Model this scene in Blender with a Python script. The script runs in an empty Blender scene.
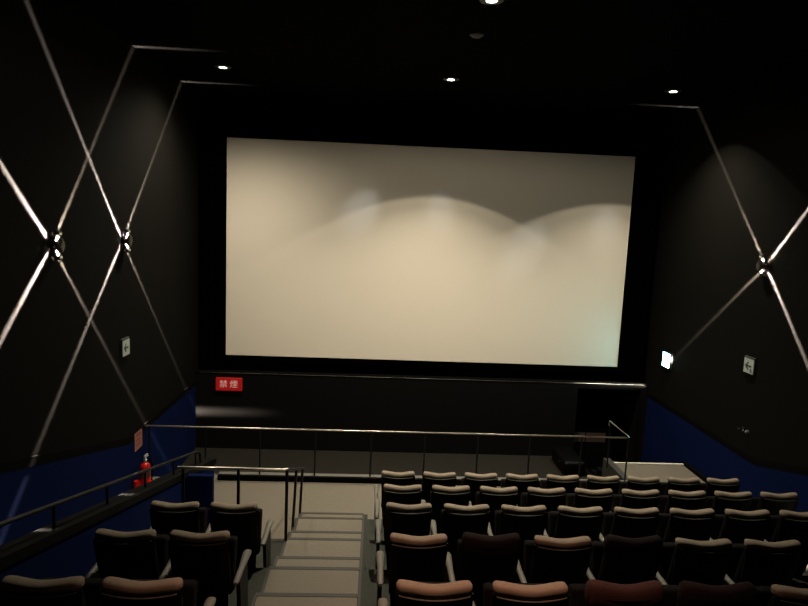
import bpy, bmesh, math
from mathutils import Vector, Matrix
C = bpy.context.scene.collection
PI = math.pi

# ---------------------------------------------------------------- materials
def mat(name, col, rough=.6, metal=0, emis=None, estr=0, spec=.5, noise=0, nscale=20, bump=0, bscale=200, coat=0):
    m = bpy.data.materials.new(name); m.use_nodes = True
    nt = m.node_tree; b = nt.nodes['Principled BSDF']
    b.inputs['Base Color'].default_value = (*col, 1)
    b.inputs['Roughness'].default_value = rough
    b.inputs['Metallic'].default_value = metal
    b.inputs['Specular IOR Level'].default_value = spec
    b.inputs['Coat Weight'].default_value = coat
    if emis:
        b.inputs['Emission Color'].default_value = (*emis, 1)
        b.inputs['Emission Strength'].default_value = estr
    tc = nt.nodes.new('ShaderNodeTexCoord')
    if noise:
        n = nt.nodes.new('ShaderNodeTexNoise'); n.inputs['Scale'].default_value = nscale; n.inputs['Detail'].default_value = 4
        nt.links.new(tc.outputs['Object'], n.inputs['Vector'])
        mx = nt.nodes.new('ShaderNodeMix'); mx.data_type = 'RGBA'
        mx.inputs['A'].default_value = (*[c*(1-noise) for c in col], 1)
        mx.inputs['B'].default_value = (*[min(1, c*(1+noise)) for c in col], 1)
        nt.links.new(n.outputs['Fac'], mx.inputs['Factor'])
        nt.links.new(mx.outputs['Result'], b.inputs['Base Color'])
    if bump:
        n = nt.nodes.new('ShaderNodeTexNoise'); n.inputs['Scale'].default_value = bscale
        nt.links.new(tc.outputs['Object'], n.inputs['Vector'])
        bp = nt.nodes.new('ShaderNodeBump'); bp.inputs['Strength'].default_value = bump; bp.inputs['Distance'].default_value = .01
        nt.links.new(n.outputs['Fac'], bp.inputs['Height']); nt.links.new(bp.outputs['Normal'], b.inputs['Normal'])
    return m

M = dict(
 cloth=mat('wall_cloth', (.0046, .0041, .0031), .9, spec=.06, noise=.25, nscale=30),
 ceil=mat('ceiling_black', (.0012, .0012, .0011), .9, spec=.02, noise=.2),
 masking=mat('masking_velvet', (.0006, .0006, .0006), .95, spec=0),
 front=mat('front_wall_black', (.0042, .0039, .0035), .55, spec=.12),
 blue=mat('blue_carpet_wall', (.0019, .0068, .040), .9, spec=.05, noise=.25, nscale=40),
 black=mat('black_trim', (.0025, .0025, .0025), .8, spec=.04),
 captrim=mat('cap_trim', (.0035, .0033, .0026), .7, spec=.08),
 screen=mat('screen_cloth', (.80, .72, .595), .9, spec=.05, noise=.04, nscale=60),
 beige=mat('beige_carpet', (.148, .130, .102), .95, spec=.05, noise=.22, nscale=60, bump=.4),
 grey=mat('grey_carpet', (.04, .042, .034), .95, spec=.05, noise=.3, nscale=60, bump=.4),
 lowfloor=mat('lower_floor_grey', (.018, .0165, .013), .9, spec=.05, noise=.2, nscale=15),
 nosing=mat('nosing_dark', (.035, .032, .027), .6, spec=.3),
 bright=mat('pale_nosing', (.62, .58, .50), .5, spec=.5),
 curbtop=mat('curb_top', (.11, .105, .09), .6),
 steel=mat('brushed_steel', (.55, .5, .43), .28, 1),
 darkmetal=mat('dark_post_metal', (.004, .004, .004), .5, 0, spec=.3),
 pad=mat('pad_fabric_tan', (.235, .19, .142), .9, spec=.06, noise=.18, nscale=90, bump=.5, bscale=300),
 maroon=mat('pad_fabric_maroon', (.011, .0065, .006), .9, spec=.1, noise=.2, nscale=90, bump=.5),
 wine=mat('pad_fabric_wine', (.042, .021, .018), .9, spec=.1, noise=.2, nscale=90, bump=.5),
 shell=mat('seat_shell_black', (.0008, .0007, .0007), .5, spec=.12),
 cushion=mat('seat_cushion_dark', (.0025, .0015, .0015), .9, spec=.1),
 arm=mat('armrest_grey', (.12, .115, .095), .5, spec=.3),
 armdark=mat('seat_frame_black', (.003, .003, .003), .6, spec=.2),
 chrome=mat('chrome', (.8, .78, .75), .12, 1),
 lens=mat('sconce_glint', (1, 1, 1), .3, emis=(1, .93, .84), estr=2.2),  # glow stands in for bright glints on the sconce chrome
 lampface=mat('lamp_diffuser', (1, 1, 1), .5, emis=(1, .97, .9), estr=12),
 sconce=mat('sconce_bronze', (.012, .008, .007), .25, spec=.6),
 exit=mat('exit_sign_face', (.9, 1, 1), .4, emis=(.30, .93, 1.0), estr=42),
 exitbox=mat('exit_sign_case', (.03, .04, .04), .5),
 white=mat('sign_white', (.30, .31, .27), .5, emis=(.8, .85, .7), estr=.07),
 green=mat('sign_dark_green', (.01, .03, .015), .5),
 redsign=mat('red_sign_face', (.35, .008, .008), .5, emis=(.9, .012, .012), estr=.13),
 redtext=mat('red_sign_lettering', (.85, .5, .45), .5, emis=(1, .55, .5), estr=.2),
 paper=mat('notice_paper', (.30, .11, .08), .7, noise=.2, nscale=25),
 paperdark=mat('notice_print', (.15, .04, .03), .7),
 red=mat('extinguisher_red', (.75, .015, .01), .22, spec=.6, coat=.5),
 silver=mat('extinguisher_silver', (.7, .7, .72), .25, .6),
 brown=mat('cabinet_brown', (.22, .105, .08), .6),
 detector=mat('detector_plastic', (.10, .095, .09), .5),
)
# seams of the ceiling panels, procedural
def seam_ceiling():
    m = M['ceil']; nt = m.node_tree; b = nt.nodes['Principled BSDF']
    tc = nt.nodes.new('ShaderNodeTexCoord'); br = nt.nodes.new('ShaderNodeTexBrick')
    br.offset = 0; br.inputs['Scale'].default_value = 1
    br.inputs['Brick Width'].default_value = 1.85; br.inputs['Row Height'].default_value = 1.85
    br.inputs['Mortar Size'].default_value = .02
    br.inputs['Color1'].default_value = (.001, .001, .0009, 1); br.inputs['Color2'].default_value = (.0012, .0011, .001, 1)
    br.inputs['Mortar'].default_value = (.004, .004, .0038, 1)
    nt.links.new(tc.outputs['Object'], br.inputs['Vector']); nt.links.new(br.outputs['Color'], b.inputs['Base Color'])
seam_ceiling()

# ---------------------------------------------------------------- mesh helpers
def obj(name, bm, m, parent=None, smooth=False):
    me = bpy.data.meshes.new(name); bmesh.ops.recalc_face_normals(bm, faces=bm.faces[:])
    bm.to_mesh(me); bm.free()
    if smooth:
        for p in me.polygons: p.use_smooth = True
        try: me.set_sharp_from_angle(angle=math.radians(40))
        except Exception: pass
    me.materials.append(m)
    o = bpy.data.objects.new(name, me); C.objects.link(o)
    if parent: o.parent = parent
    return o
def box(bm, x0, x1, y0, y1, z0, z1, bev=0):
    r = bmesh.ops.create_cube(bm, size=1)
    for v in r['verts']:
        v.co = Vector(((x0+x1)/2 + v.co.x*(x1-x0), (y0+y1)/2 + v.co.y*(y1-y0), (z0+z1)/2 + v.co.z*(z1-z0)))
    if bev:
        es = list({e for v in r['verts'] for e in v.link_edges})
        bmesh.ops.bevel(bm, geom=es, offset=bev, segments=3, profile=.6, affect='EDGES')
    return r['verts']
def B(*a, bev=0):
    bm = bmesh.new(); box(bm, *a, bev=bev); return bm
def prism(pts, a0, a1, axis='x'):
    """closed polygon extruded along an axis; pts are (y,z) for axis x, (x,z) for y, (x,y) for z"""
    bm = bmesh.new()
    def mk(p, a): return {'x': (a, p[0], p[1]), 'y': (p[0], a, p[1]), 'z': (p[0], p[1], a)}[axis]
    A = [bm.verts.new(mk(p, a0)) for p in pts]; D = [bm.verts.new(mk(p, a1)) for p in pts]
    n = len(pts); bm.faces.new(A); bm.faces.new(D[::-1])
    for i in range(n): bm.faces.new((A[i], A[(i+1) % n], D[(i+1) % n], D[i]))
    return bm
def tube(bm, pts, r, seg=12):
    pts = [Vector(p) for p in pts]; rings = []
    for i, p in enumerate(pts):
        if i == 0: t = pts[1]-p
        elif i == len(pts)-1: t = p-pts[i-1]
        else: t = (pts[i+1]-p).normalized() + (p-pts[i-1]).normalized()
        t.normalize(); a = Vector((0, 0, 1)) if abs(t.z) < .9 else Vector((1, 0, 0))
        u = t.cross(a).normalized(); w = t.cross(u)
        rings.append([bm.verts.new(p + r*(u*math.cos(2*PI*k/seg) + w*math.sin(2*PI*k/seg))) for k in range(seg)])
    for a, b in zip(rings, rings[1:]):
        for k in range(seg): bm.faces.new((a[k], a[(k+1) % seg], b[(k+1) % seg], b[k]))
    bm.faces.new(rings[0]); bm.faces.new(rings[-1][::-1])
def T(pts, r, seg=12):
    bm = bmesh.new(); tube(bm, pts, r, seg); return bm
def lathe(profile, axis='z', seg=24, at=(0, 0, 0)):
    """profile: (radius, height) list"""
    bm = bmesh.new(); rings = []
    for r, h in profile:
        ring = []
        for k in range(seg):
            c, s = r*math.cos(2*PI*k/seg), r*math.sin(2*PI*k/seg)
            p = {'z': (c, s, h), 'x': (h, c, s), 'y': (c, h, s)}[axis]
            ring.append(bm.verts.new((p[0]+at[0], p[1]+at[1], p[2]+at[2])))
        rings.append(ring)
    for a, b in zip(rings, rings[1:]):
        for k in range(seg): bm.faces.new((a[k], a[(k+1) % seg], b[(k+1) % seg], b[k]))
    bm.faces.new(rings[0]); bm.faces.new(rings[-1][::-1])
    return bm
def merge(*bms):
    out = bmesh.new()
    for b in bms:
        me = bpy.data.meshes.new('t'); b.to_mesh(me); b.free(); out.from_mesh(me); bpy.data.meshes.remove(me)
    return out
def tag(o, label, cat, group=None):
    o['label'] = label; o['category'] = cat
    if group: o['group'] = group
    return o
def thing(name, label, cat, loc, group=None, rz=0):
    o = bpy.data.objects.new(name, None); C.objects.link(o); o.location = loc; o.rotation_euler.z = rz
    o.empty_display_size = .1
    return tag(o, label, cat, group)
def struct(name, bm, m, parent=None):
    o = obj(name, bm, m, parent); o['kind'] = 'structure'; return o

# ---------------------------------------------------------------- dimensions (metres, eye of the camera at the origin)
XL, XR, ZC = -3.60, 5.90, 2.39
YB = -3.6                       # back wall
DW, DS = 12.5, 12.72            # lower front wall, screen wall
F0 = -4.19                      # cross aisle floor
FL = -4.78                      # sunken floor before the screen
ROW = [(7.73, -4.19), (6.62, -3.885), (5.51, -3.58), (4.40, -3.275), (3.29, -2.97)]  # cap y, platform z, front row first
PAD = .95

# ---------------------------------------------------------------- shell
struct('ceiling', B(XL-.2, XR+.2, YB-.2, 16.2, ZC, ZC+.2), M['ceil'])
struct('wall_left', B(XL-.2, XL, YB-.2, DS+.2, -5.9, ZC), M['cloth'])
struct('wall_right', B(XR, XR+.2, YB-.2, DS+.2, -5.9, ZC), M['cloth'])
struct('wall_back', B(XL, XR, YB-.2, YB, -5.9, ZC), M['cloth'])
# masking wall round the screen and lower projecting wall with the exit opening
OX0, OX1, OZ = 4.38, 5.72, -3.27
struct('wall_front', B(XL, XR, DS+.05, DS+.25, -3.17, ZC), M['masking'])
struct('wall_front_lower', merge(B(XL, OX0, DW, DW+.45, -5.9, -3.17), B(OX1, XR, DW, DW+.45, -5.9, -3.17), B(OX0, OX1, DW, DW+.45, OZ-.02, -3.17)), M['front'])
struct('trim_1', merge(B(XL, XR-.02, DW-.012, DW+.2, -3.17, -3.164), B(OX1-.005, OX1+.025, DW-.015, DW, -5.6, OZ), B(OX0, OX1, DW-.012, DW, OZ-.015, OZ+.0)), M['black'])
struct('trim_2', T([(XL+.1, DW-.012, -3.163), (XR-.1, DW-.012, -3.163)], .0045, 8), M['steel'])
# passage behind the exit opening
struct('wall_passage', merge(B(3.9, 4.0, DW+.45, 15.2, -5.9, -3.0), B(XR+.2, XR+.3, DW+.45, 15.2, -5.9, -3.0), B(3.9, XR+.3, 15.2, 15.3, -5.9, -3.0), B(3.9, XR+.3, DW+.45, 15.3, -3.0, -2.9)), M['front'])

# raked wainscot (blue carpet) with a black trim on top, left and right
def wain(x0, x1, xt0, xt1, yk, zk, name_a, name_b):
    s = .275; yb = YB; zb = zk + s*(yk-yb)
    struct(name_a, prism([(yb, -5.9), (DW, -5.9), (DW, zk), (yk, zk), (yb, zb)], x0, x1), M['blue'])
    struct(name_b, prism([(yb, zb), (yk, zk), (DW, zk), (DW, zk+.1), (yk+.03, zk+.1), (yb, zb+.12)], xt0, xt1), M['black'])
wain(XL, XL+.012, XL, XL+.014, 9.05, -3.44, 'wall_left_lower', 'trim_3')
wain(XR-.012, XR, XR-.014, XR, 8.75, -3.42, 'wall_right_lower', 'trim_4')

# ---------------------------------------------------------------- floors
bm = merge(
    B(XL, XR, 7.72, 9.64, F0-.3, F0),                     # cross aisle
    B(-2.45, -.95, 6.61, 7.75, F0-.3, F0),                # open floor below the left block
    B(4.45, XR, 9.6, 10.66, F0-.3, F0),                   # landing before the exit
)
struct('floor', bm, M['beige'])
bm = bmesh.new()
struct('floor_lower', B(XL, 4.30, 9.60, DW+.1, FL-.2, FL), M['lowfloor'])
struct('floor_passage', merge(B(4.0, XR+.2, 10.6, 15.2, -5.8, -5.6), B(4.45, XR, 10.66, 10.98, -5.6, -4.35), B(4.45, XR, 10.98, 11.3, -5.6, -4.52), B(4.45, XR, 11.3, 11.62, -5.6, -4.70)), M['black'])
struct('wall_exit_side', merge(B(4.30, 4.44, 9.64, DW, -5.8, FL+.03)), M['black'])
# raked platforms
def platforms(x0, x1, first, last_z_bottom=-5.8):
    parts = []
    for k in range(first, 8):
        y1 = ROW[0][0] + 1.11 - 1.11*(k) ; z = F0 + .305*k
        y0 = y1 - 1.11
        if k == 0: continue
        parts.append(B(x0, x1, y0, y1, F0-.6, z))
    k = 8; parts.append(B(x0, x1, YB, ROW[0][0]+1.11-1.11*8, F0-.6, F0+.305*8))
    return merge(*parts)
struct('floor_right_block', platforms(.02, XR, 1), M['grey'])
struct('floor_left_block', platforms(-2.45, -.93, 2), M['grey'])
# side ramp along the left wall behind the low partition
struct('floor_ramp', prism([(YB, F0-.3), (8.9, F0-.3), (8.9, F0), (YB, F0+.275*(8.9-YB))], XL, -2.5), M['grey'])
# stairs: landings level with each platform and one half step between them
bm = []
for k in range(1, 8):
    y1 = ROW[0][0] + 1.11 - 1.11*k; z = F0 + .305*k
    bm.append(B(-.93, .02, y1-1.11, y1-.66+.0, F0-.6, z+.1525))      # half step at the upper end
    bm.append(B(-.93, .02, y1-.66, y1, F0-.6, z))
bm.append(B(-.93, .02, YB, ROW[0][0]+1.11-1.11*8, F0-.6, F0+.305*8))
bm.append(B(-.93, .02, 7.72, 8.17, F0-.1, F0+.1525))
struct('floor_stairs', merge(*bm), M['grey'])
# runner on the stairs with dark nosings
def rel(bm, o):
    bmesh.ops.translate(bm, verts=bm.verts, vec=-o.location); return bm
carp = []
edges = [(7.72, 8.17, F0+.1525)]
for k in range(1, 8):
    y1 = ROW[0][0] + 1.11 - 1.11*k; z = F0 + .305*k
    edges.append((y1-1.11, y1-.66, z+.1525)); edges.append((y1-.66, y1, z))
for y0, y1, z in edges:
    carp.append(B(-.88, -.05, y0, y1-.03, z, z+.008)); carp.append(B(-.88, -.05, y1-.001, y1+.007, z-.13, z-.02))
struct('floor_runner', merge(*carp), M['beige'])
for n, (y0, y1, z) in enumerate(edges):
    struct('trim_%d' % (6+n), merge(B(-.90, -.03, y1-.035, y1+.012, z-.02, z+.012)), M['nosing'])
for n, x in enumerate((-.905, -.045)):
    struct('trim_%d' % (6+len(edges)+n), merge(*[B(x, x+.022, y0, y1-.03, z, z+.012) for y0, y1, z in edges]), M['nosing'])

# landing nosing, bright, and its kerbs
tag(obj('landing_nosing', B(4.50, XR-.08, 10.63, 10.68, F0+.0, F0+.022), M['bright']), 'bright pale nosing strip along the far edge of the right landing', 'nosing')
struct('baseboard_right', prism([(8.2, F0), (10.7, F0), (10.7, F0+.07), (8.2, F0+.07)], XR-.09, XR-.03), M['black'])
tag(obj('landing_kerb', B(4.36, 4.48, 9.66, 10.80, F0-.3, F0+.05, bev=.01), M['nosing']), 'grey kerb on the left side of the pale right landing', 'kerb')

# low partition between ramp and left seats
PX0, PX1 = -2.55, -2.42
def pz(y): return -2.33 - .27*(y-4.0)
struct('wall_partition', prism([(YB, -5.0), (9.42, -5.0), (9.42, pz(9.42)), (YB, pz(YB))], PX0, PX1), M['blue'])
struct('wall_partition_end', B(-2.42, -2.06, 7.94, 8.02, F0, -3.43), M['blue'])
struct('trim_5', prism([(YB, pz(YB)-.06), (9.44, pz(9.44)-.06), (9.44, pz(9.44)+.02), (YB, pz(YB)+.02)], PX0-.03, PX1+.03), M['captrim'])

# ---------------------------------------------------------------- railings
rl = thing('front_railing', 'long steel-topped railing across the front of the cross aisle', 'railing', (0, 9.62, F0))
RY, RZ = 9.62, -3.335
obj('top_rail', rel(T([(-3.55, RY, RZ), (4.27, RY, RZ), (4.30, RY+.03, RZ), (4.30, 10.5, RZ), (4.30, 10.52, RZ-.03), (4.30, 10.52, RZ-.1)], .0125), rl), M['steel'], rl, True)
for i in range(9):
    x = -3.49 + .868*i*1.0
    x = [-3.49, -2.61, -1.745, -.86, .04, .91, 1.78, 2.64, 3.5][i]
    obj('post', rel(T([(x, RY, F0), (x, RY, RZ)], .014, 8), rl), M['darkmetal'], rl)
for p in ((4.28, RY), (4.30, 10.45)):
    obj('post', rel(T([(p[0], p[1], F0), (p[0], p[1], RZ)], .014, 8), rl), M['darkmetal'], rl)
k = obj('kerb', rel(B(-2.40, 4.36, 9.55, 9.70, F0, F0+.085), rl), M['black'], rl)
obj('kerb_top', rel(B(-2.40, 4.36, 9.60, 9.70, F0+.085, F0+.09), rl), M['curbtop'], k)

sl = thing('platform_railing', 'low steel-topped railing before the left seats, turning down beside the stairs', 'railing', (-1.5, 6.55, -3.58))
Zt = -2.74
obj('top_rail', rel(T([(-2.08, 6.56, Zt), (-.92, 6.56, Zt), (-.885, 6.59, Zt-.005)], .017), sl), M['steel'], sl, True)
obj('sloping_rail', rel(T([(-.885, 6.58, Zt-.005), (-.885, 8.2, -3.40)], .017), sl), M['darkmetal'], sl, True)
for x in (-2.02, -1.42, -.89):
    obj('post', rel(T([(x, 6.56, -3.585), (x, 6.56, Zt)], .018, 8), sl), M['darkmetal'], sl)
for y, zt in ((7.5, -3.13), (8.2, -3.40)):
    obj('post', rel(T([(-.945 if y < 8 else -.93, y, F0), (-.90, y, zt)], .018, 8), sl), M['darkmetal'], sl)

hl = thing('partition_handrail', 'dark sloping handrail on short posts along the low left partition', 'railing', (PX0, 4, pz(4)))
PM = (PX0+PX1)/2
obj('top_rail', rel(T([(PM, YB+.1, pz(YB+.1)+.22), (PM, 8.7, pz(8.7)+.21), (PM, 8.85, pz(8.85)+.17), (PM, 8.9, pz(8.9)+.02)], .018), hl), M['darkmetal'], hl, True)
for i in range(12):
    y = 8.7 - .97*i - .05
    if y < YB+.2: break
    obj('post', rel(T([(PM, y, pz(y)), (PM, y, pz(y)+.21)], .014, 8), hl), M['darkmetal'], hl)

# ---------------------------------------------------------------- screen
sc = thing('cinema_screen', 'large blank cinema screen glowing warm beige in black masking', 'screen', (1.12, DS, -2.83))
X1, X2, Z1, Z2 = -3.03, 5.265, -2.835, 1.58
obj('screen_surface', rel(B(X1, X2, DS-.01, DS+.02, Z1, Z2), sc), M['screen'], sc)
fr = merge(B(X1-.12, X1, DS-.06, DS+.04, Z1-.12, Z2+.12), B(X2, X2+.12, DS-.06, DS+.04, Z1-.12, Z2+.12),
           B(X1, X2, DS-.06, DS+.04, Z2, Z2+.12), B(X1, X2, DS-.06, DS+.04, Z1-.12, Z1))
obj('masking_frame', rel(fr, sc), M['masking'], sc)
# black side masking curtains
def curtain(x0, x1, label):
    n = int(abs(x1-x0)/.02); bm = bmesh.new(); pv = None
    for i in range(n+1):
        x = x0+(x1-x0)*i/n; y = DS-.02+.025*math.sin(i*.9)
        a, b, c2, d = bm.verts.new((x, y, -3.22)), bm.verts.new((x, y, ZC-.02)), bm.verts.new((x, y+.02, ZC-.02)), bm.verts.new((x, y+.02, -3.22))
        if pv:
            for j in range(4): bm.faces.new((pv[j], pv[(j+1) % 4], (a, b, c2, d)[(j+1) % 4], (a, b, c2, d)[j]))
        else: bm.faces.new((a, b, c2, d))
        pv = (a, b, c2, d)
    bm.faces.new(pv)
    tag(obj('masking_curtain', bm, M['masking']), label, 'curtain', 'black masking curtains')
curtain(XL+.01, X1-.14, 'black pleated masking curtain left of the screen')
curtain(X2+.14, XR-.01, 'black pleated masking curtain right of the screen')

# ---------------------------------------------------------------- seats
def loft(profiles):
    bm = bmesh.new(); rings = [[bm.verts.new(p) for p in pr] for pr in profiles]; n = len(rings[0])
    for a, b in zip(rings, rings[1:]):
        for k in range(n): bm.faces.new((a[k], a[(k+1) % n], b[(k+1) % n], b[k]))
    bm.faces.new(rings[0][::-1]); bm.faces.new(rings[-1])
    return bm
def pad_bm(w=.215, hz=.032, hy=.043, top=PAD-.012, dip=.017, drop=0):
    pr = []; n = 20
    for i in range(n+1):
        u = math.sin((-1 + 2*i/n)*PI/2); x = w*u
        e = max(.45, (1-abs(u)**26)**.5) if abs(u) < 1 else .45
        zc = top + dip*(1-math.cos(PI*min(1, abs(u)*1.15)))/2 - dip*.5 - drop
        yc = .02*(1-u*u)*-1
        ring = []
        for k in range(16):
            a = 2*PI*k/16; cx, sz = math.cos(a), math.sin(a)
            ex = .75
            ring.append((x, yc + hy*e*math.copysign(abs(cx)**ex, cx), zc + hz*e*math.copysign(abs(sz)**ex, sz)))
        pr.append(ring)
    return loft(pr)
def shell_bm(w=.222, top=.915, bot=.22):
    # curved plastic back shell: leans back (towards -y) at the top, convex in plan, narrowing at the foot
    pr = []
    for j in range(9):
        t = j/8; z = bot+(top-bot)*t; yb = .16*(1-t)**1.3 - .045
        ww = w*(.80+.20*t**.8); ring = []
        for i in range(13):
            u = -1+2*i/12; ring.append((ww*u, yb - .03*(1-u*u) + (.012 if abs(u) == 1 else 0), z + (.010*abs(u)**2 if j == 8 else 0)))
        for i in range(12, -1, -1):
            u = -1+2*i/12; ring.append((ww*u*.98, yb - .03*(1-u*u) + .028, z + (.010*abs(u)**2 if j == 8 else 0)))
        pr.append(ring)
    return loft(pr)
def cushion_back():
    pr = []
    for j in range(8):
        t = j/7; z = .42+(.90-.42)*t; yb = .13*(1-t) + .0; ring = []
        for k in range(20):
            a = 2*PI*k/20; ring.append((.205*math.copysign(abs(math.cos(a))**.4, math.cos(a)), yb+.01+.042*math.copysign(abs(math.sin(a))**.6, math.sin(a))*(1 if 0 < j < 7 else .6), z))
        pr.append(ring)
    return loft(pr)
def seat_cushion():
    bm = B(-.2, .2, -.06, .06, -.21, .21, bev=.03)
    bmesh.ops.rotate(bm, verts=bm.verts, cent=(0, 0, 0), matrix=Matrix.Rotation(math.radians(-14), 3, 'X'))
    bmesh.ops.translate(bm, verts=bm.verts, vec=(0, .27, .56)); return bm
def arm_bm(x):
    pr = []
    for j in range(12):
        t = j/11; y = -.06+.45*t
        w = .024+.012*max(0, (t-.5)/.5)**.8; h = .02
        if j == 11: w *= .75; h *= .5
        if j == 10: w *= 1.0
        if j == 0: w *= .7; h *= .6
        z = .60 + .012*t
        pr.append([(x+w*math.cos(2*PI*k/12), y, z+h*math.sin(2*PI*k/12)) for k in range(12)])
    return loft(pr)
def frame_bm(x):
    return merge(prism([(.10, .0), (.40, .0), (.40, .03), (.33, .05), (.30, .58), (.34, .59), (.02, .585), (.12, .05), (.10, .03)], x-.015, x+.015))
def strip_bm():
    pts = []
    for i in range(13):
        u = -1+2*i/12; pts.append((.2*u, -.048-.03*(1-u*u), .908+.010*u*u))
    return T(pts, .0045, 6)
MESH = {}
def part(name, key, bmf, m, parent, smooth=True):
    if key not in MESH:
        o = obj(name, bmf(), m, parent, smooth); MESH[key] = o.data
    else:
        o = bpy.data.objects.new(name, MESH[key]); C.objects.link(o); o.parent = parent
    return o
def make_seat(kind, end=False):
    t = thing('theater_seat', 'x', 'seat', (0, 0, 0))
    pm = {'tan': 'pad', 'maroon': 'maroon', 'wine': 'wine'}[kind]
    if kind == 'tan': p = part('headrest_pad', 'pad', pad_bm, M[pm], t)
    else: p = part('headrest_pad', kind, lambda: pad_bm(w=.222, hz=.085, hy=.052, drop=.036, dip=.02), M[pm], t)
    part('backrest_shell', 'shell', shell_bm, M['shell'], t)
    if kind == 'tan': part('shell_edge_highlight', 'lip', strip_bm, M['arm'], t)  # pale strip stands for light caught on the black shell's top edge
    part('backrest_cushion', 'bc', cushion_back, M['cushion'], t)
    part('seat_cushion', 'sc', seat_cushion, M['cushion'], t)
    part('armrest', 'armL', lambda: arm_bm(-.275), M['arm'], t)
    part('leg', 'legL', lambda: frame_bm(-.275), M['armdark'], t, False)
    if end:
        part('armrest', 'armR', lambda: arm_bm(.275), M['arm'], t)
        part('leg', 'legR', lambda: frame_bm(.275), M['armdark'], t, False)
    return t
ORD = ['first', 'second', 'third', 'fourth', 'fifth', 'sixth', 'seventh', 'eighth', 'ninth']
RN = ['front row', 'second row', 'third row', 'fourth row', 'nearest row']
proto = {}
def place(kind, end, loc, label, group):
    key = (kind, end)
    if key not in proto:
        t = proto[key] = make_seat(kind, end)
    else:
        s = proto[key]; t = s.copy(); C.objects.link(t)
        for ch in s.children:
            c = ch.copy(); C.objects.link(c); c.parent = t
    t.location = loc; t['label'] = label; t['category'] = 'seat'; t['group'] = group
DARK = {(3, 1): 'maroon', (3, 3): 'maroon', (4, 2): 'wine', (4, 3): 'maroon'}
COUNT = [9, 9, 8, 6, 5]
LOOK = {'tan': 'black-backed cinema seat with pale top pad', 'maroon': 'cinema seat with dark maroon top pad', 'wine': 'cinema seat with wine-red top pad'}
for r, (y, z) in enumerate(ROW):
    for c in range(COUNT[r]):
        kind = DARK.get((r, c), 'tan')
        place(kind, c == 8, (.40+.5485*c, y-(.05 if r >= 3 else 0), z), '%s, right block, %s, %s from the aisle' % (LOOK[kind], RN[r], ORD[c]),
              'seats of the right block')
for r in (2, 3, 4):
    y, z = ROW[r]
    for c in range(2):
        place('tan', c == 1, (-1.752+.535*c, y-.06, z), 'black-backed cinema seat, left block, %s, %s' % (
            {2: 'farthest row', 3: 'middle row', 4: 'nearest row'}[r], 'beside the stairs' if c else 'beside the partition'), 'seats of the left block')

# ---------------------------------------------------------------- wall sconces
def sconce_light(parent, side, power, dirs):
    L = bpy.data.lights.new('sconce_lamp', 'POINT'); L.energy = power; L.shadow_soft_size = .048; L.color = (1, .85, .72)
    L.use_nodes = True; nt = L.node_tree; em = nt.nodes['Emission']
    g = nt.nodes.new('ShaderNodeNewGeometry')
    def math_(op, a, b=None, c=None):
        n = nt.nodes.new('ShaderNodeMath'); n.operation = op
        for k, v in enumerate((a, b, c)):
            if v is None: continue
            if isinstance(v, (int, float)): n.inputs[k].default_value = v
            else: nt.links.new(v, n.inputs[k])
        return n.outputs[0]
    def dot(e):
        d = nt.nodes.new('ShaderNodeVectorMath'); d.operation = 'DOT_PRODUCT'; d.inputs[1].default_value = e
        nt.links.new(g.outputs['Incoming'], d.inputs[0]); return d.outputs['Value']
    def ramp(v, a, b, c, d):
        m = nt.nodes.new('ShaderNodeMapRange'); m.interpolation_type = 'SMOOTHSTEP'
        for n_, x in zip(('From Min', 'From Max', 'To Min', 'To Max'), (a, b, c, d)): m.inputs[n_].default_value = x
        nt.links.new(v, m.inputs['Value']); return m.outputs[0]
    total = None
    for (dy, dz, gain) in dirs:        # four narrow slits in the lamp housing, each a thin fan at right angles to the wall
        l = math.hypot(dy, dz); dy, dz = dy/l, dz/l
        thin = ramp(math_('ABSOLUTE', dot((0, -dz, dy))), .002, .017, 1, 0)
        ahead = math_('GREATER_THAN', math_('MULTIPLY', dot((0, dy, dz)), SGN), .1)
        f = math_('MULTIPLY', math_('MULTIPLY', thin, ahead), gain)
        total = f if total is None else math_('ADD', total, f)
    out = math_('ABSOLUTE', dot((1, 0, 0)))
    st = math_('DIVIDE', total, math_('ADD', out, .07))
    nt.links.new(math_('MULTIPLY', st, ramp(out, .14, .36, 1, 0)), em.inputs['Strength'])
    o = bpy.data.objects.new('sconce_lamp', L); C.objects.link(o); o.parent = parent; o.location = (side*.06, 0, 0)
SGN = 1
def sconce(wx, y, side, label, dirs):
    # side: +1 when the room lies towards +x
    t = thing('wall_sconce', label, 'wall lamp', (wx, y, -.39), 'wall sconces throwing crossed beams')
    s = side
    obj('back_plate', lathe([(.05, 0), (.05, s*.008), (.045, s*.012)], 'x', 24), M['masking'], t, True)
    for sg in (1, -1):
        cup = obj('lamp_cup', lathe([(.02, sg*.055), (.05, sg*.075), (.075, sg*.12), (.075, sg*.155), (.06, sg*.165)], 'z', 24, (s*.08, 0, 0)), M['sconce'], t, True)
        obj('reflector_ring', lathe([(.06, sg*.118), (.079, sg*.118), (.081, sg*.130), (.079, sg*.142), (.06, sg*.142)], 'z', 24, (s*.08, 0, 0)), M['chrome'], cup, True)
        obj('lens', lathe([(.012, s*.0), (.034, s*.003), (.03, s*.014), (.012, s*.02)], 'x', 20, (s*.13, -.045, sg*.085)), M['lens'], cup, True)  # glowing disc imitating a chrome glint
    for sg in (1, -1):
        obj('side_bracket', merge(B(min(s*.0, s*.1), max(s*.0, s*.1), sg*.055 if sg > 0 else -.095, .095 if sg > 0 else -.055, -.025, .025, bev=.006)), M['sconce'], t)
    obj('front_cover', lathe([(.085, s*.135), (.09, s*.15), (.07, s*.175), (.02, s*.19)], 'x', 24), M['sconce'], t, True)
    for ch in list(t.children):
        ch.scale.x = .68
    sconce_light(t, s, SC_POWER, dirs)
SC_POWER = 9500.0
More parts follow.
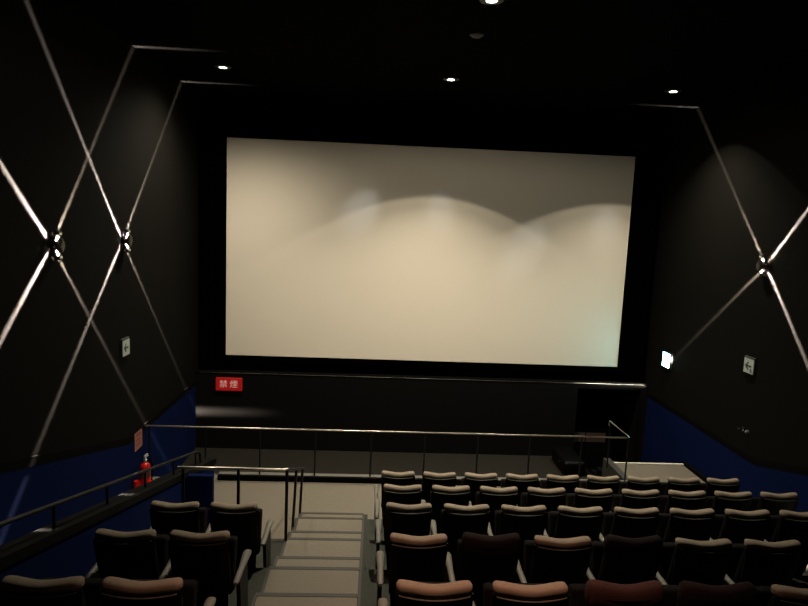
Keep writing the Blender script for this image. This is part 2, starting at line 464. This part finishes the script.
sconce(XL, 7.04, 1, 'round wall sconce on the left wall, nearer the seats', ((-.98, .90, 1.1), (2.43, 2.79, 1), (-1.11, -1.0, 1.5), (2.0, -2.18, .65)))
sconce(XL, 8.97, 1, 'round wall sconce on the left wall, nearer the screen', ((-2.29, 2.5, 1), (2.71, 2.78, .9), (-2.35, -2.19, .75), (2.64, -2.70, .45)))
sconce(XR, 9.05, -1, 'round wall sconce on the right wall', ((-.78, .85, 1.2), (2.55, 2.79, .8), (-1.17, -1.32, 1.1), (2.27, -1.80, .45)))

# ---------------------------------------------------------------- ceiling downlights
def downlight(x, y, label, energy, half=50, blend=.06, color=(1, .90, .72), k=16, c0=.643, accents=(), down=0):
    t = thing('ceiling_downlight', label, 'ceiling light', (x, y, ZC), 'recessed ceiling downlights')
    obj('trim_ring', lathe([(.098, 0), (.13, 0), (.128, -.012), (.10, -.014)], 'z', 28), M['detector'], t, True)
    obj('lamp_face', lathe([(.02, -.003), (.098, -.003), (.098, -.012), (.02, -.016)], 'z', 28), M['lampface'], t, True)
    L = bpy.data.lights.new('lamp', 'SPOT'); L.energy = energy; L.spot_size = math.radians(half*2); L.spot_blend = blend
    L.color = color; L.shadow_soft_size = .04
    o = bpy.data.objects.new('lamp', L); C.objects.link(o); o.parent = t; o.location = (0, 0, -.06)
    # the reflector throws more light straight down than to the side
    L.use_nodes = True; nt = L.node_tree; em = nt.nodes['Emission']
    g = nt.nodes.new('ShaderNodeNewGeometry'); sx = nt.nodes.new('ShaderNodeSeparateXYZ'); nt.links.new(g.outputs['Incoming'], sx.inputs[0])
    ab = nt.nodes.new('ShaderNodeMath'); ab.operation = 'ABSOLUTE'; nt.links.new(sx.outputs[2], ab.inputs[0])
    sb = nt.nodes.new('ShaderNodeMath'); sb.operation = 'SUBTRACT'; sb.inputs[1].default_value = c0; nt.links.new(ab.outputs[0], sb.inputs[0])
    mxx = nt.nodes.new('ShaderNodeMath'); mxx.operation = 'MAXIMUM'; mxx.inputs[1].default_value = 0; nt.links.new(sb.outputs[0], mxx.inputs[0])
    ml = nt.nodes.new('ShaderNodeMath'); ml.operation = 'MULTIPLY_ADD'; ml.inputs[1].default_value = k; ml.inputs[2].default_value = 1; nt.links.new(mxx.outputs[0], ml.inputs[0])
    nt.links.new(ml.outputs[0], em.inputs['Strength'])
    if down:
        D = bpy.data.lights.new('down_beam', 'SPOT'); D.energy = down; D.spot_size = math.radians(84); D.spot_blend = 1; D.color = color; D.shadow_soft_size = .04
        d_ = bpy.data.objects.new('down_beam', D); C.objects.link(d_); d_.parent = t; d_.location = (0, 0, -.06)
    for (tx, tz, en) in accents:     # extra narrow cool spots, added to make bluish patches on the screen
        A = bpy.data.lights.new('added_spot_beam', 'SPOT'); A.energy = en; A.spot_size = math.radians(15); A.spot_blend = 1; A.color = (.75, .85, 1); A.shadow_soft_size = .03
        a = bpy.data.objects.new('added_spot_beam', A); C.objects.link(a); a.parent = t; a.location = (0, 0, -.07)
        a.rotation_euler = Vector((tx-x, DS-y, tz-ZC+.07)).to_track_quat('-Z', 'Y').to_euler()
downlight(-2.55, 10.4, 'ceiling downlight left of the screen', 80, 80, 1.0, k=13, c0=.3)
downlight(1.13, 10.4, 'ceiling downlight before the middle of the screen', 125, 53.6, .05, k=24, accents=((-.34, .22, 120), (1.29, .29, 60)))
downlight(4.85, 10.4, 'ceiling downlight before the right end of the screen', 105, 53.6, .05, k=22, accents=((3.1, -.42, 130), (4.75, .1, 60)))
downlight(1.13, 6.8, 'ceiling downlight nearest the seats, at the top edge of the view', 175, 88, .2, k=3, c0=.3, down=700)
downlight(.5, 2.75, 'ceiling downlight above the near seats', 620, 28, 1, (1, .50, .34), k=0)

def detector(x, y, label, r):
    tag(obj('smoke_detector', lathe([(r, ZC), (r, ZC-.02), (r*.6, ZC-.045), (r*.2, ZC-.05)], 'z', 20, (x, y, 0)), M['detector'], None, True), label, 'smoke detector')
detector(1.16, 7.97, 'small round smoke detector on the black ceiling behind the middle downlight', .085)

# ---------------------------------------------------------------- signs
ex = thing('exit_sign', 'glowing white and cyan exit sign low on the right wall near the screen', 'sign', (XR, 11.74, -2.60))
obj('case', B(-.06, 0, -.15, .15, 0, .30, bev=.006), M['exitbox'], ex)
obj('lit_panel', B(-.066, -.06, -.135, .135, .015, .285), M['exit'], ex)

def arrow_sign(wx, y, z, side, label, left_dir):
    t = thing('arrow_sign', label, 'sign', (wx, y, z), 'direction signs with arrows')
    x = lambda a, b: (min(side*a, side*b), max(side*a, side*b))
    obj('case', B(*x(0, .03), -.16, .16, 0, .33, bev=.004), M['exitbox'], t)
    obj('panel', B(*x(.03, .036), -.15, .15, .01, .29), M['white'], t)
    # arrow points to the viewer's left: +d along y
    d = left_dir; q = lambda yy, zz: (d*yy, zz)
    pts = [(.11, .15), (.02, .235), (-.005, .215), (.045, .168), (-.085, .168), (-.085, .132), (.045, .132), (-.005, .085), (.02, .065)]
    bm = prism([q(*p) for p in pts], *x(.036, .039))
    obj('arrow', bm, M['green'], t)
    if side < 0:   # running figure at the lower right of the right-hand sign
        fig = merge(B(*x(.036, .039), min(-d*.07, -d*.10), max(-d*.07, -d*.10), .07, .11), B(*x(.036, .039), min(-d*.055, -d*.075), max(-d*.055, -d*.075), .035, .075), B(*x(.036, .039), min(-d*.095, -d*.12), max(-d*.095, -d*.12), .03, .07))
        obj('figure', fig, M['green'], t)
    t.scale = (1, .8, .8)
# seen from inside the room the viewer's left is -y on the left wall (nearer end) and +y on the right wall
arrow_sign(XL, 8.96, -2.06, 1, 'small white arrow sign on the left wall below the sconce', -1)
arrow_sign(XR, 9.14, -2.08, -1, 'small white arrow sign on the right wall below the sconce', 1)

ns = thing('no_smoking_sign', 'red sign with pale characters under the left end of the screen', 'sign', (-2.905, DW, -3.53))
obj('case', B(-.265, .265, -.05, 0, 0, .265, bev=.004), M['redsign'], ns)
def text_obj(body, size, loc, m, parent, name):
    cu = bpy.data.curves.new(name, 'FONT'); cu.body = body; cu.size = size; cu.extrude = .002
    cu.align_x = 'CENTER'; cu.align_y = 'CENTER'
    o = bpy.data.objects.new(name, cu); C.objects.link(o)
    dg = bpy.context.evaluated_depsgraph_get(); dg.update()
    me = bpy.data.meshes.new_from_object(o.evaluated_get(dg)); bpy.data.objects.remove(o)
    me.materials.clear(); me.materials.append(m)
    n = bpy.data.objects.new(name, me); C.objects.link(n); n.parent = parent; n.location = loc; n.rotation_euler = (PI/2, 0, 0)
    print('TEXT', body, len(me.vertices), [round(v, 3) for v in n.dimensions])
    return n
text_obj('禁', .17, (-.11, -.053, .13), M['redtext'], ns, 'lettering')
text_obj('煙', .17, (.10, -.053, .13), M['redtext'], ns, 'lettering')

nt_ = thing('notice', 'pinkish paper notice on the blue left wall above the fire extinguisher', 'notice', (XL+.014, 9.42, -3.64))
obj('sheet', B(0, .004, -.15, .15, 0, .28), M['paper'], nt_)
obj('printing', merge(B(.004, .005, -.10, .10, .22, .26), B(.004, .005, -.10, .05, .14, .16), B(.004, .005, -.08, .10, .07, .09)), M['paperdark'], nt_)

# chrome bracket on right wall
br = thing('wall_bracket', 'tiny chrome fitting on the right wall below the arrow sign', 'bracket', (XR, 9.12, -2.98))
obj('rosette', lathe([(.03, 0), (.035, -.01), (.025, -.02)], 'x', 16, (0, .03, 0)), M['chrome'], br, True)
obj('hook', T([(-.015, .03, 0), (-.07, .03, .0), (-.08, .03, .03), (-.08, .0, .045)], .009, 8), M['chrome'], br, True)
obj('knob', lathe([(.03, 0), (.03, -.03), (.01, -.05)], 'x', 16, (0, -.1, -.005)), M['detector'], br, True)

# ---------------------------------------------------------------- fire extinguisher
fe = thing('fire_extinguisher', 'red fire extinguisher standing on the floor by the left wall', 'fire extinguisher', (-3.42, 9.24, F0+.022))
obj('body', lathe([(.06, .0), (.075, .02), (.078, .05), (.078, .30), (.06, .36), (.025, .385)], 'z', 24), M['red'], fe, True)
v = obj('valve', lathe([(.022, .385), (.028, .40), (.028, .43), (.018, .44)], 'z', 16), M['silver'], fe, True)
obj('handle', merge(B(-.014, .014, -.02, .11, .445, .458, bev=.003), B(-.012, .012, -.02, .10, .478, .49, bev=.003), B(-.012, .012, -.025, -.01, .43, .49)), M['silver'], fe)
obj('hose', T([(.03, 0, .41), (.085, -.02, .44), (.115, -.03, .36), (.11, -.03, .2), (.105, -.03, .08)], .011, 10), M['black'], fe, True)
obj('label_plate', lathe([(.079, .14), (.0795, .15), (.0795, .26), (.079, .27)], 'z', 24), M['paperdark'], fe, True)
st = thing('extinguisher_stand', 'red two-lobed floor stand under the fire extinguisher', 'stand', (-3.42, 9.24, F0))
obj('base', B(-.155, .155, -.13, .12, 0, .02, bev=.008), M['red'], st)
for dx in (-.105, .105):
    obj('lobe', lathe([(.04, .018), (.055, .04), (.056, .09), (.04, .13), (.015, .14)], 'z', 20, (dx, -.06, 0)), M['red'], st, True)

# ---------------------------------------------------------------- things by the exit
cb = thing('cabinet', 'low dark cabinet with two reddish-brown upper panels inside the exit opening', 'cabinet', (4.80, 13.0, -5.6))
obj('body', B(-.36, .62, 0, .35, 0, 1.20), M['black'], cb)
for dx in (-.34, .02):
    obj('panel', B(dx, dx+.33+(.10 if dx > 0 else 0), -.012, 0, .98, 1.19), M['brown'], cb)
eq = thing('covered_case', 'black rounded case on the lower floor left of the exit', 'case', (4.06, 11.85, FL))
bmx = B(-.22, .22, -.45, .45, 0, .30, bev=.08)
obj('cover', bmx, M['shell'], eq, True)
obj('latch', B(-.235, -.215, -.2, -.16, .2, .23), M['chrome'], eq)

# ---------------------------------------------------------------- camera
f, yaw, pit, rol = 615.6165, .0496, -.1266, .0418
cy, sy, cp, sp = math.cos(yaw), math.sin(yaw), math.cos(pit), math.sin(pit)
fwd = Vector((sy*cp, cy*cp, sp)); right = Vector((cy, -sy, 0)); up = right.cross(fwd)
r2 = right*math.cos(rol)+up*math.sin(rol); u2 = -right*math.sin(rol)+up*math.cos(rol)
cam = bpy.data.cameras.new('camera'); co = bpy.data.objects.new('camera', cam); C.objects.link(co)
co.matrix_world = Matrix(((r2.x, u2.x, -fwd.x, 0), (r2.y, u2.y, -fwd.y, 0), (r2.z, u2.z, -fwd.z, 0), (0, 0, 0, 1)))
cam.sensor_width = 36; cam.lens = f/808*36; cam.clip_start = .05; cam.clip_end = 100
bpy.context.scene.camera = co
w = bpy.data.worlds.new('world'); bpy.context.scene.world = w; w.use_nodes = True
w.node_tree.nodes['Background'].inputs[0].default_value = (0, 0, 0, 1)
vs = bpy.context.scene.view_settings
vs.view_transform = 'Standard'; vs.look = 'None'; vs.gamma = 1; vs.use_curve_mapping = False; vs.exposure = 0
